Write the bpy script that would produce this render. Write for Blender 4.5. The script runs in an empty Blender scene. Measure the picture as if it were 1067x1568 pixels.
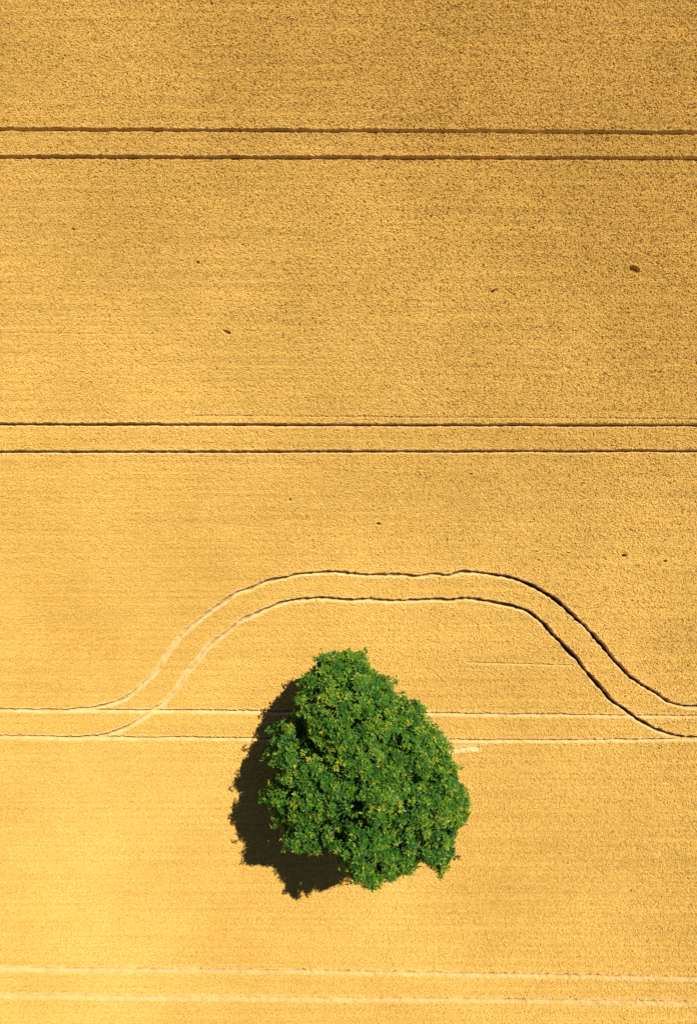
import bpy, math, numpy as np
from mathutils import Vector
rng = np.random.default_rng(11)
S = 18.75          # survey scale: plan units per metre
CAN = 0.78         # wheat canopy height
HC = 65.0          # flying height above canopy
def gx(px): return (px-533.5)/S
def gy(py): return -(py-784.0)/S

# ---------------------------------------------------------------- noise helper
def lattice(seed):
    return np.random.default_rng(seed).random((512,512)).astype(np.float32)
def vnoise(x, y, sx, sy, seed):
    L = lattice(seed)
    u = x/sx + 1000.37; v = y/sy + 1000.71
    iu = np.floor(u).astype(np.int64); iv = np.floor(v).astype(np.int64)
    fu = (u-iu).astype(np.float32); fv = (v-iv).astype(np.float32)
    fu = fu*fu*(3-2*fu); fv = fv*fv*(3-2*fv)
    a = L[iu & 511, iv & 511]; b = L[(iu+1)&511, iv & 511]
    c = L[iu & 511, (iv+1)&511]; d = L[(iu+1)&511, (iv+1)&511]
    return (a*(1-fu)+b*fu)*(1-fv) + (c*(1-fu)+d*fu)*fv - 0.5

def build_mesh(name, co, faces_n, loops, quads=True):
    me = bpy.data.meshes.new(name)
    n = len(co); me.vertices.add(n)
    me.vertices.foreach_set("co", co.astype(np.float32).ravel())
    me.loops.add(len(loops)); me.loops.foreach_set("vertex_index", loops.astype(np.int32))
    m = len(loops)//faces_n
    me.polygons.add(m)
    me.polygons.foreach_set("loop_start", (np.arange(m)*faces_n).astype(np.int32))
    me.polygons.foreach_set("loop_total", np.full(m, faces_n, dtype=np.int32))
    me.update(calc_edges=True)
    return me

# ---------------------------------------------------------------- materials
def new_mat(name):
    m = bpy.data.materials.new(name); m.use_nodes = True
    nt = m.node_tree; nt.nodes.clear()
    return m, nt, nt.nodes, nt.links
def ramp(nodes, stops):
    r = nodes.new('ShaderNodeValToRGB'); e = r.color_ramp.elements
    while len(e) < len(stops): e.new(0.5)
    for k,(p,c) in enumerate(stops):
        e[k].position = p; e[k].color = (*c,1)
    return r

def wheat_material():
    m, nt, N, L = new_mat("ripe_wheat")
    out = N.new('ShaderNodeOutputMaterial'); dif = N.new('ShaderNodeBsdfDiffuse')
    dif.inputs['Roughness'].default_value = 1.0
    tc = N.new('ShaderNodeNewGeometry')
    pos = tc.outputs['Position']
    # grain of ears
    n1 = N.new('ShaderNodeTexNoise'); n1.inputs['Scale'].default_value = 12.0
    n1.inputs['Detail'].default_value = 3; n1.inputs['Roughness'].default_value = 0.8
    L.new(pos, n1.inputs['Vector'])
    r1 = ramp(N, [(0.33,(0.35,0.188,0.034)), (0.45,(0.67,0.405,0.080)), (0.56,(0.81,0.53,0.126)), (0.68,(0.93,0.735,0.35))])
    L.new(n1.outputs['Fac'], r1.inputs['Fac'])
    # broad ripeness patches
    n2 = N.new('ShaderNodeTexNoise'); n2.inputs['Scale'].default_value = 0.06
    n2.inputs['Detail'].default_value = 6; n2.inputs['Roughness'].default_value = 0.6
    L.new(pos, n2.inputs['Vector'])
    r2 = ramp(N, [(0.35,(0.92,0.89,0.84)), (0.65,(1.07,1.08,1.14))])
    L.new(n2.outputs['Fac'], r2.inputs['Fac'])
    mul = N.new('ShaderNodeMix'); mul.data_type='RGBA'; mul.blend_type='MULTIPLY'; mul.inputs[0].default_value=1
    L.new(r1.outputs[0], mul.inputs[6]); L.new(r2.outputs[0], mul.inputs[7])
    # drill-row streaks (rows run along x)
    mp = N.new('ShaderNodeMapping'); mp.inputs['Scale'].default_value = (0.05, 4.2, 0.0)
    L.new(pos, mp.inputs['Vector'])
    n3 = N.new('ShaderNodeTexNoise'); n3.inputs['Scale'].default_value = 1.0; n3.inputs['Detail'].default_value = 3
    L.new(mp.outputs[0], n3.inputs['Vector'])
    r3 = ramp(N, [(0.3,(0.91,0.90,0.88)), (0.7,(1.07,1.07,1.08))])
    L.new(n3.outputs['Fac'], r3.inputs['Fac'])
    mul2 = N.new('ShaderNodeMix'); mul2.data_type='RGBA'; mul2.blend_type='MULTIPLY'; mul2.inputs[0].default_value=1
    L.new(mul.outputs[2], mul2.inputs[6]); L.new(r3.outputs[0], mul2.inputs[7])
    # pale bent stalks beside the wheel tracks, plus sunlit walls painted in
    at = N.new('ShaderNodeAttribute'); at.attribute_name = "bleach_lit"
    mb = N.new('ShaderNodeMix'); mb.data_type='RGBA'
    L.new(at.outputs['Fac'], mb.inputs[0]); L.new(mul2.outputs[2], mb.inputs[6]); mb.inputs[7].default_value = (0.90,0.68,0.35,1)
    # browner stems lower down, darkened further to paint in track shade
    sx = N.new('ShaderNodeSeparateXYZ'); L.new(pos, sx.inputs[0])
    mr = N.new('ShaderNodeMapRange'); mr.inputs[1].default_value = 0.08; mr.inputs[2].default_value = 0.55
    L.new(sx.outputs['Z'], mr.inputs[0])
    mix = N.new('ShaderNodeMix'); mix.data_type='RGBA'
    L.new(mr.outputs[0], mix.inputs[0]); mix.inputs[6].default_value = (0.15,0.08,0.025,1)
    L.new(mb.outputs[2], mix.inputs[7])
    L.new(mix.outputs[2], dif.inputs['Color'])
    L.new(dif.outputs[0], out.inputs['Surface'])
    return m

def soil_material():
    m, nt, N, L = new_mat("dry_soil")
    out = N.new('ShaderNodeOutputMaterial'); dif = N.new('ShaderNodeBsdfDiffuse')
    g = N.new('ShaderNodeNewGeometry')
    n = N.new('ShaderNodeTexNoise'); n.inputs['Scale'].default_value = 5; n.inputs['Detail'].default_value = 6
    L.new(g.outputs['Position'], n.inputs['Vector'])
    r = ramp(N, [(0.3,(0.10,0.06,0.03)),(0.7,(0.22,0.14,0.07))])
    L.new(n.outputs['Fac'], r.inputs['Fac']); L.new(r.outputs[0], dif.inputs['Color'])
    L.new(dif.outputs[0], out.inputs['Surface'])
    return m

# ---------------------------------------------------------------- wheat field
def axis(half, step, far):
    core = np.arange(-half, half+1e-6, step)
    o = []; d = step; p = core[-1]
    while p < far:
        d *= 1.35; p += d; o.append(p)
    o = np.array(o)
    return np.concatenate([-o[::-1], core, o]), len(o)
xs, nox = axis(37.0, 0.064, 2500.0)
ys, noy = axis(49.0, 0.056, 2500.0)
nx, ny = len(xs), len(ys)
X, Y = np.meshgrid(xs, ys, indexing='ij')
X = X.copy(); Y = Y.copy()
core = np.zeros((nx,ny), bool); core[nox-5:nx-nox+5, noy-5:ny-noy+5] = True
X += np.where(core, (rng.random((nx,ny))-0.5)*0.050, 0)
Y += np.where(core, (rng.random((nx,ny))-0.5)*0.040, 0)

def catmull(P, step=0.12):
    P = np.array(P, float); P = np.vstack([2*P[0]-P[1], P, 2*P[-1]-P[-2]])
    out = []
    for i in range(1, len(P)-2):
        p0,p1,p2,p3 = P[i-1],P[i],P[i+1],P[i+2]
        n = max(2, int(np.linalg.norm(p2-p1)/step))
        for t in np.arange(n)/n:
            out.append(0.5*((2*p1)+(-p0+p2)*t+(2*p0-5*p1+4*p2-p3)*t*t+(-p0+3*p1-3*p2+p3)*t**3))
    out.append(P[-2]); return np.array(out)
def plan(pts): return [(gx(a), gy(b)) for a,b in pts]

tracks = []   # (polyline, half width, depth 0..1, bleaching with painted sunlight, depth profile along x or None)
def straight(pts, w, d, pale, wob=0.045, extend=True, prof=None):
    P = plan(pts)
    (x0,y0),(x1,y1) = P[0],P[-1]
    sl0 = (P[1][1]-P[0][1])/(P[1][0]-P[0][0]); sl1 = (P[-1][1]-P[-2][1])/(P[-1][0]-P[-2][0])
    if extend:
        P = [(-38.0, y0+sl0*(-38-x0))] + P + [(38.0, y1+sl1*(38-x1))]
    C = catmull(P, 0.25)
    sd = len(tracks)
    C[:,1] += wob*(vnoise(C[:,0], C[:,1]*0, 0.9, 1, 5+sd)+vnoise(C[:,0], C[:,1]*0, 3.1, 1, 60+sd))
    if extend:
        C = np.vstack([[(-400.0, y0+sl0*(-400-x0)*0.2)], C, [(400.0, y1+sl1*(400-x1)*0.2)]])
    tracks.append((C, w, d, pale, prof))
def curved(pts, w, d, pale, prof):
    C = catmull(plan(pts), 0.2)
    s = np.arange(len(C))*0.2; sd = len(tracks)
    C[:,0] += 0.22*vnoise(s, s*0+3, 1.5, 1, 7+sd); C[:,1] += 0.26*(vnoise(s, s*0+9, 1.3, 1, 88+sd))
    tracks.append((C, w, d, pale, prof))
straight([(0,199),(400,200),(1067,204)], 0.055, .80, .35)
straight([(0,241),(400,241.5),(1067,243)], 0.055, .80, .35)
straight([(0,650),(500,651),(1067,652)], 0.045, .60, .5)
straight([(0,692),(500,692),(1067,691)], 0.045, .60, .5)
straight([(0,1087),(400,1089),(750,1094),(1067,1097)], 0.048, 0.36, .7)
straight([(0,1128),(400,1131),(750,1134),(1067,1132)], 0.048, 0.36, .7)
PB = ([gx(0),gx(400),gx(750),gx(1067)],[.85,.9,1.1,1.25])
straight([(0,1483),(450,1487),(1067,1497)], 0.060, 0.66, .55, prof=PB)
straight([(0,1524),(450,1528),(1067,1535)], 0.060, 0.66, .55, prof=PB)
# faint earlier marks
straight([(715,1015),(800,1017),(875,1019)], 0.01, 0.22, .15, extend=False)
straight([(684,1152),(700,1148),(730,1145)], 0.08, 0.25, 1, extend=False)
straight([(300,637),(600,639),(1067,642)], 0.005, 0.14, .05, extend=False)
straight([(0,510),(120,510.5),(240,511)], 0.005, 0.09, 0, extend=False)
PF = ([gx(v) for v in (60,150,250,330,430,560,720,800,860,935,1000,1090)], [.45,.55,.48,.60,.70,.70,.75,1.0,1.15,1.15,.85,.75])
curved([(60,1088),(110,1086),(150,1085),(190,1070),(230,1037),(262,996),(298,955),(340,923),(380,901),(430,885),(490,878),(545,879),(600,880),(665,881),(718,877),(770,883),(820,899),(860,926),(900,965),(940,1011),(970,1040),(1010,1066),(1045,1080),(1090,1084)], 0.078, 0.80, .7, PF)
curved([(95,1130),(150,1126),(195,1112),(235,1087),(268,1056),(300,1014),(340,974),(380,945),(430,925),(485,917),(545,918),(600,919),(665,919),(718,917),(770,926),(812,941),(845,970),(880,1010),(915,1049),(950,1083),(980,1102),(1015,1122),(1045,1130),(1090,1133)], 0.078, 0.80, .7, PF)

carve = np.zeros((nx,ny), np.float32)
lip = np.zeros((nx,ny), np.float32)
blc = np.zeros((nx,ny), np.float32)
wn = vnoise(X, Y, 0.30, 0.30, 21)*0.12 + vnoise(X, Y, 1.1, 1.1, 22)*0.06
dn = 0.86 + 0.45*vnoise(X, Y, 0.45, 0.45, 23) + 0.30*vnoise(X,Y,2.3,2.3,24)
R = 0.75
for C, w0, dep0, pale, prof in tracks:
    for k in range(len(C)-1):
        a, b = C[k], C[k+1]
        f = 1.0 if prof is None else float(np.interp(a[0], prof[0], prof[1]))
        dep = min(dep0*f, 0.95); w = w0*(0.55+0.45*f)
        i0 = max(0, np.searchsorted(xs, min(a[0],b[0])-R)-1); i1 = min(nx, np.searchsorted(xs, max(a[0],b[0])+R)+1)
        j0 = max(0, np.searchsorted(ys, min(a[1],b[1])-R)-1); j1 = min(ny, np.searchsorted(ys, max(a[1],b[1])+R)+1)
        if i1<=i0 or j1<=j0: continue
        xx = X[i0:i1,j0:j1]; yy = Y[i0:i1,j0:j1]
        ab = b-a; L2 = ab@ab
        t = np.clip(((xx-a[0])*ab[0]+(yy-a[1])*ab[1])/L2, 0, 1)
        d = np.hypot(xx-a[0]-t*ab[0], yy-a[1]-t*ab[1])
        ww = w + wn[i0:i1,j0:j1]*(w/0.08)
        c = np.clip(dep*dn[i0:i1,j0:j1]*1.2,0,dep)*np.clip(1-(d-ww)/0.10, 0, 1)
        carve[i0:i1,j0:j1] = np.maximum(carve[i0:i1,j0:j1], c)
        l = np.exp(-((d-w-0.2)/0.13)**2)*dep
        lip[i0:i1,j0:j1] = np.maximum(lip[i0:i1,j0:j1], l)
        bl = pale*np.clip(1-(d-w-0.12)/0.16,0,1)
        blc[i0:i1,j0:j1] = np.maximum(blc[i0:i1,j0:j1], bl)

# weeds / flattened holes in the crop
for px,py,r,el,an,dp in [(970,412,.11,2.3,-.5,.7),(755,446,.06,2.6,.6,.5),(347,508,.08,2.4,-.3,.5),(113,351,.06,1.2,0,.5),(579,802,.05,1.6,.2,.5),
                   (955,851,.07,1.3,0,.6),(1017,859,.04,1,0,.5),(443,766,.04,1,0,.4),(303,402,.04,1.2,0,.4),(740,36,.04,1,0,.5)]:
    cx,cy = gx(px),gy(py)
    i0,i1 = np.searchsorted(xs,[cx-1,cx+1]); j0,j1 = np.searchsorted(ys,[cy-1,cy+1])
    xx = X[i0:i1,j0:j1]-cx; yy = Y[i0:i1,j0:j1]-cy
    u = (xx*math.cos(an)+yy*math.sin(an))/el; v = -xx*math.sin(an)+yy*math.cos(an)
    d = np.hypot(u,v) + wn[i0:i1,j0:j1]
    carve[i0:i1,j0:j1] = np.maximum(carve[i0:i1,j0:j1], dp*np.clip(1-(d-r)/0.08,0,1))

white = rng.random((nx,ny)).astype(np.float32)
micro = (white-0.5)*0.115 - 0.16*np.clip((rng.random((nx,ny))-0.935)/0.065,0,1)
micro += vnoise(X,Y,0.17,0.15,31)*0.035 + vnoise(X,Y,0.60,0.26,32)*0.018 + vnoise(X,Y,1.5,0.9,33)*0.02
# slightly beaten, rougher crop in a few patches
rough = np.clip(vnoise(X,Y,7,5,41)*2.4-0.35,0,1)
micro *= 1+0.15*rough
big = vnoise(X,Y,5,3,34)*0.06 + vnoise(X,Y,14,9,35)*0.12 + vnoise(X,Y,9.0,0.35,36)*0.045 + vnoise(X,Y,30.0,0.8,37)*0.04
micro = np.where(core, micro, 0)
Z = CAN + micro + big + 0.03*lip
base = -0.05
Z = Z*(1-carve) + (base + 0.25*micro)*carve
co = np.stack([X,Y,Z], -1).reshape(-1,3)
ii, jj = np.meshgrid(np.arange(nx-1), np.arange(ny-1), indexing='ij')
v0 = (ii*ny+jj).ravel()
loops = np.stack([v0, v0+ny, v0+ny+1, v0+1], -1).ravel()
me = build_mesh("wheat_field", co, 4, loops)
me.shade_flat()
at = me.attributes.new("bleach_lit", 'FLOAT', 'POINT')
at.data.foreach_set("value", (blc*np.clip(0.70+1.0*vnoise(X,Y,0.4,0.4,51),0,1)*0.8).astype(np.float32).ravel())
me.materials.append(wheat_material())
field = bpy.data.objects.new("wheat_field", me); bpy.context.collection.objects.link(field)

# soil sheet below the crop
gme = bpy.data.meshes.new("ground")
q=2600; gme.from_pydata([(-q,-q,0),(q,-q,0),(q,q,0),(-q,q,0)],[],[(0,1,2,3)])
gme.materials.append(soil_material())
gob = bpy.data.objects.new("ground", gme); bpy.context.collection.objects.link(gob)

# ---------------------------------------------------------------- tree
outline = [(502,1002,.11),(522,1012,.11),(548,1004,.11),(560,1030,.11),(588,1044,.11),(604,1076,.11),(642,1082,.12),(642,1116,.12),(676,1134,.12),(686,1170,.12),(698,1197,.12),(714,1240,.12),(688,1260,.13),
 (690,1296,.14),(684,1324,.14),(638,1298,.15),(612,1332,.16),(585,1350,.18),(547,1336,.18),(520,1306,.16),(508,1276,.13),(482,1298,.13),(444,1284,.11),(436,1248,.10),(408,1208,.10),
 (442,1180,.09),(412,1148,.09),(424,1120,.09),(470,1092,.10),(460,1062,.12),(482,1030,.12)]
OW = np.array([((px-533.5)*(1-t)/S, -(py-784)*(1-t)/S, CAN+t*HC) for px,py,t in outline])
cen = np.array([1.85, -18.6])
ang = np.arctan2(OW[:,1]-cen[1], OW[:,0]-cen[0]); rad = np.hypot(OW[:,0]-cen[0], OW[:,1]-cen[1])
o = np.argsort(ang); ang, rad, hh = ang[o], rad[o], OW[o,2]
angp = np.concatenate([ang-2*np.pi, ang, ang+2*np.pi]); radp = np.tile(rad,3); hp = np.tile(hh,3)
def rim(a): return np.interp(a, angp, radp), np.interp(a, angp, hp)
TOP = 14.0
lumps = []
tr = np.random.default_rng(8)
def try_lump(a, phi, r, mind):
    R_, h_ = rim(a)
    c_, s_ = math.cos(phi), math.sin(phi)
    x_ = np.array([math.cos(a)*c_*3.0+7]); y_ = np.array([math.sin(a)*c_*3.0+s_*1.2+4])
    dent = 1 - 0.42*max(0, float(vnoise(x_, y_, 0.8, 0.8, 77)[0])*2)*max(0,s_*1.6)**0.5 if phi>0.1 else 1
    rr = max(0, R_*(c_**1.45 if phi>0 else c_)*dent - r*0.85*c_)
    if phi > 0: z = h_ + (TOP-h_)*s_*(dent**2) - r*0.8*s_
    else: z = h_ + (h_-3.0)*s_
    z += tr.normal(0,0.40)
    p = np.array([cen[0]+rr*math.cos(a), cen[1]+rr*math.sin(a), z])
    for q_,rq in lumps:
        if np.linalg.norm(q_-p) < mind*(r+rq): return
    lumps.append((p, r))
for _ in range(700):   # rim boughs follow the crown outline
    a = tr.uniform(-math.pi, math.pi); try_lump(a, tr.uniform(-0.12,0.10), tr.uniform(0.30,0.6), 0.80)
for _ in range(7000):
    a = tr.uniform(-math.pi, math.pi); s = tr.uniform(-0.55, 1.0); phi = math.asin(s)
    try_lump(a, phi, tr.choice([0.4,0.6,0.85,1.05]), 0.71)
print("lumps", len(lumps))

# leaf sprays
C_, N_, V_ = [], [], []
for p, r in lumps:
    n = int(40*r*r)+9
    d = tr.normal(size=(n,3)); d /= np.linalg.norm(d,axis=1)[:,None]
    outw = p-np.array([cen[0],cen[1],6.0]); outw /= np.linalg.norm(outw)
    d = d + outw*0.6 + np.array([0,0,0.25]); d /= np.linalg.norm(d,axis=1)[:,None]
    rr = r*(0.55+0.62*tr.random(n))
    C_.append(p + d*rr[:,None]*np.array([1,1,0.9])); N_.append(d)
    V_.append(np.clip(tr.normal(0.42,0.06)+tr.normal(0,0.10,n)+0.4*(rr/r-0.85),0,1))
C = np.vstack(C_); Nn = np.vstack(N_); V = np.concatenate(V_)
# stray twigs at the surface for a ragged outline
k = tr.choice(len(C), len(C)//8, replace=False)
C = np.vstack([C, C[k]+Nn[k]*tr.uniform(0.2,0.6,(len(k),1))]); Nn = np.vstack([Nn, Nn[k]]); V = np.concatenate([V, V[k]+0.08])
# inner foliage
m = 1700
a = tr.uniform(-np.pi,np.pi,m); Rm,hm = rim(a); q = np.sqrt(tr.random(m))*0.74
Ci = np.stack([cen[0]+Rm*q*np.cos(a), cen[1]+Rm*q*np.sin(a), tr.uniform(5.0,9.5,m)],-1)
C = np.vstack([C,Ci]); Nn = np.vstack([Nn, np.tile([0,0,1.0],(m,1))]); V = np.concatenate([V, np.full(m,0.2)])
ns = len(C); LPS = 13
Nn = Nn + np.array([0,0,0.6]); Nn += tr.normal(0,0.25,Nn.shape); Nn /= np.linalg.norm(Nn,axis=1)[:,None]
ref = np.where(np.abs(Nn[:,2:3])<0.9, np.array([[0,0,1.0]]), np.array([[1.0,0,0]]))
T = np.cross(Nn, ref); T /= np.linalg.norm(T,axis=1)[:,None]; B = np.cross(Nn,T)
th = (np.arange(LPS)[None,:]*2.399963 + tr.uniform(0,6.28,(ns,1)) + tr.normal(0,0.25,(ns,LPS)))
lift = tr.uniform(-0.45,0.85,(ns,LPS))
D = (np.cos(th)[...,None]*T[:,None,:] + np.sin(th)[...,None]*B[:,None,:])*np.cos(lift)[...,None] + Nn[:,None,:]*np.sin(lift)[...,None]
Up = -(np.cos(th)[...,None]*T[:,None,:] + np.sin(th)[...,None]*B[:,None,:])*np.sin(lift)[...,None] + Nn[:,None,:]*np.cos(lift)[...,None]
Sd = np.cross(D, Up)
ln = tr.uniform(0.19,0.36,(ns,LPS,1)); wd = ln*tr.uniform(0.17,0.27,(ns,LPS,1))
st = C[:,None,:] + D*0.03 + Nn[:,None,:]*tr.uniform(-0.10,0.12,(ns,LPS,1))
p0 = st; p2 = st + D*ln - Up*ln*0.25
mid = st + D*ln*0.55
p1 = mid + Sd*wd + Up*0.02; p3 = mid - Sd*wd + Up*0.02
verts = np.stack([p0,p1,p2,p3],2).reshape(-1,3)
nl = ns*LPS
print("sprays", ns, "leaves", nl)
me = build_mesh("leaves", verts, 4, np.arange(nl*4))
me.shade_flat()
highlight = np.clip(lift*0.6,0,0.45)    # upright leaves at spray centres coloured yellower, as painted highlights
tone = np.clip(V[:,None] + highlight*tr.random((ns,1)) + tr.normal(0,0.07,(ns,LPS)),0,1).astype(np.float32).ravel()
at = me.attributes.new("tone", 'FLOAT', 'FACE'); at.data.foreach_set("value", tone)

m, nt, N, L = new_mat("green_leaf")
out = N.new('ShaderNodeOutputMaterial'); pb = N.new('ShaderNodeBsdfPrincipled')
atn = N.new('ShaderNodeAttribute'); atn.attribute_name = "tone"
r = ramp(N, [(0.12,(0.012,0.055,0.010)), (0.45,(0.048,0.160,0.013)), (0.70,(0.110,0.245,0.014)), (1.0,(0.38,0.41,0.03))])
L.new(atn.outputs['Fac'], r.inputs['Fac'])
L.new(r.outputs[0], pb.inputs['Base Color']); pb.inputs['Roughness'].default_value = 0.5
pb.inputs['Specular IOR Level'].default_value = 0.3
tl = N.new('ShaderNodeBsdfTranslucent'); L.new(r.outputs[0], tl.inputs['Color'])
mx = N.new('ShaderNodeMixShader'); mx.inputs[0].default_value = 0.10
L.new(pb.outputs[0], mx.inputs[1]); L.new(tl.outputs[0], mx.inputs[2]); L.new(mx.outputs[0], out.inputs['Surface'])
me.materials.append(m)
leaves = bpy.data.objects.new("leaves", me); bpy.context.collection.objects.link(leaves)

# trunk and limbs
bv, bf = [], []
def tube(P, Rr, sides=9):
    P = [np.array(p,float) for p in P]; base_i = len(bv)
    for i,p in enumerate(P):
        t = P[min(i+1,len(P)-1)]-P[max(i-1,0)]; t /= np.linalg.norm(t)
        rf = np.array([1.0,0,0]) if abs(t[0])<0.8 else np.array([0,1.0,0])
        u = np.cross(t,rf); u/=np.linalg.norm(u); w = np.cross(t,u)
        for s_ in range(sides):
            an = 2*math.pi*s_/sides; rr = Rr[i]*(1+0.08*math.sin(3*an+i))
            bv.append(tuple(p+rr*(math.cos(an)*u+math.sin(an)*w)))
    for i in range(len(P)-1):
        for s_ in range(sides):
            a0 = base_i+i*sides+s_; a1 = base_i+i*sides+(s_+1)%sides
            bf.append((a0,a1,a1+sides,a0+sides))
    bf.append(tuple(base_i+(len(P)-1)*sides+s_ for s_ in range(sides)))
cx,cy = cen
trunk = [(cx,cy,-0.1),(cx+.02,cy,0.5),(cx+.05,cy+.05,1.6),(cx,cy+.1,3.2),(cx-.1,cy,5.5),(cx+.1,cy-.1,8.5),(cx,cy,11),(cx,cy,12.5)]
tube(trunk, [0.85,0.6,0.5,0.46,0.38,0.28,0.16,0.05], 14)
hubs = []
for k in range(13):
    a = k*2.4+tr.uniform(-.2,.2); z0 = 2.8+k*0.55; R_,h_ = rim((a+math.pi)%(2*math.pi)-math.pi)
    le = R_*0.60*(1-0.035*k); e = np.array([cx+le*math.cos(a), cy+le*math.sin(a), min(z0+2.6, 10.5)])
    s0 = np.array([cx,cy,z0]); m1 = s0+(e-s0)*0.35+np.array([0,0,-0.1]); m2 = s0+(e-s0)*0.7+np.array([tr.normal(0,.2),tr.normal(0,.2),.25])
    r0 = 0.24-0.01*k
    tube([s0,m1,m2,e],[r0,r0*.75,r0*.5,r0*.28],8); hubs += [m1,m2,e]
for p,r_ in lumps:
    h = min(hubs, key=lambda q_: np.linalg.norm(q_-p)+ (2 if q_[2]>p[2] else 0))
    tube([h, (h+p)/2+np.array([tr.normal(0,.15),tr.normal(0,.15),-.1]), p],[0.07,0.05,0.02],5)
bme = bpy.data.meshes.new("trunk_and_limbs"); bme.from_pydata(bv,[],bf)
m, nt, N, L = new_mat("bark")
out = N.new('ShaderNodeOutputMaterial'); pb = N.new('ShaderNodeBsdfPrincipled'); pb.inputs['Roughness'].default_value=0.9
n = N.new('ShaderNodeTexNoise'); n.inputs['Scale'].default_value=9; n.inputs['Detail'].default_value=6
rr_ = ramp(N,[(0.3,(0.05,0.035,0.022)),(0.7,(0.16,0.12,0.085))]); L.new(n.outputs['Fac'],rr_.inputs['Fac']); L.new(rr_.outputs[0],pb.inputs['Base Color'])
bp_ = N.new('ShaderNodeBump'); bp_.inputs['Strength'].default_value=0.6; L.new(n.outputs['Fac'],bp_.inputs['Height']); L.new(bp_.outputs[0],pb.inputs['Normal'])
L.new(pb.outputs[0], out.inputs['Surface']); bme.materials.append(m)
bob = bpy.data.objects.new("trunk_and_limbs", bme); bpy.context.collection.objects.link(bob)
tree = bpy.data.objects.new("oak_tree", None); tree.location = (cx,cy,0); bpy.context.collection.objects.link(tree)
bpy.context.view_layer.update()
for ob in (leaves, bob):
    ob.parent = tree; ob.matrix_parent_inverse = tree.matrix_world.inverted()

# ---------------------------------------------------------------- light
d = Vector((-533.5,-646.0,-1220.0)).normalized()
sl = bpy.data.lights.new("sun",'SUN'); sl.energy = 5.0; sl.angle = math.radians(0.5); sl.color = (1.0,0.96,0.88)
so = bpy.data.objects.new("sun", sl); so.rotation_euler = d.to_track_quat('-Z','Y').to_euler(); so.location=(30,40,80)
bpy.context.collection.objects.link(so)
w = bpy.data.worlds.new("World"); bpy.context.scene.world = w; w.use_nodes = True
N = w.node_tree.nodes; bg = N['Background']; sky = N.new('ShaderNodeTexSky'); sky.sky_type='NISHITA'; sky.sun_disc=False
sky.sun_elevation = math.asin(-d.z); sky.sun_rotation = math.atan2(-d.x,-d.y)
sky.air_density = 0.8; sky.dust_density = 0.3; sky.ozone_density = 2.0
w.node_tree.links.new(sky.outputs[0], bg.inputs[0]); bg.inputs[1].default_value = 0.05

cam = bpy.data.cameras.new("camera"); cam.sensor_fit='VERTICAL'; cam.sensor_height=36; cam.sensor_width=36; cam.lens = 36*1220/1568.0
cam.clip_end = 6000
co_ = bpy.data.objects.new("camera", cam); co_.location=(0,0,HC+CAN); bpy.context.collection.objects.link(co_)
sc = bpy.context.scene; sc.camera = co_
sc.view_settings.view_transform='Standard'; sc.view_settings.look='None'; sc.view_settings.exposure=0
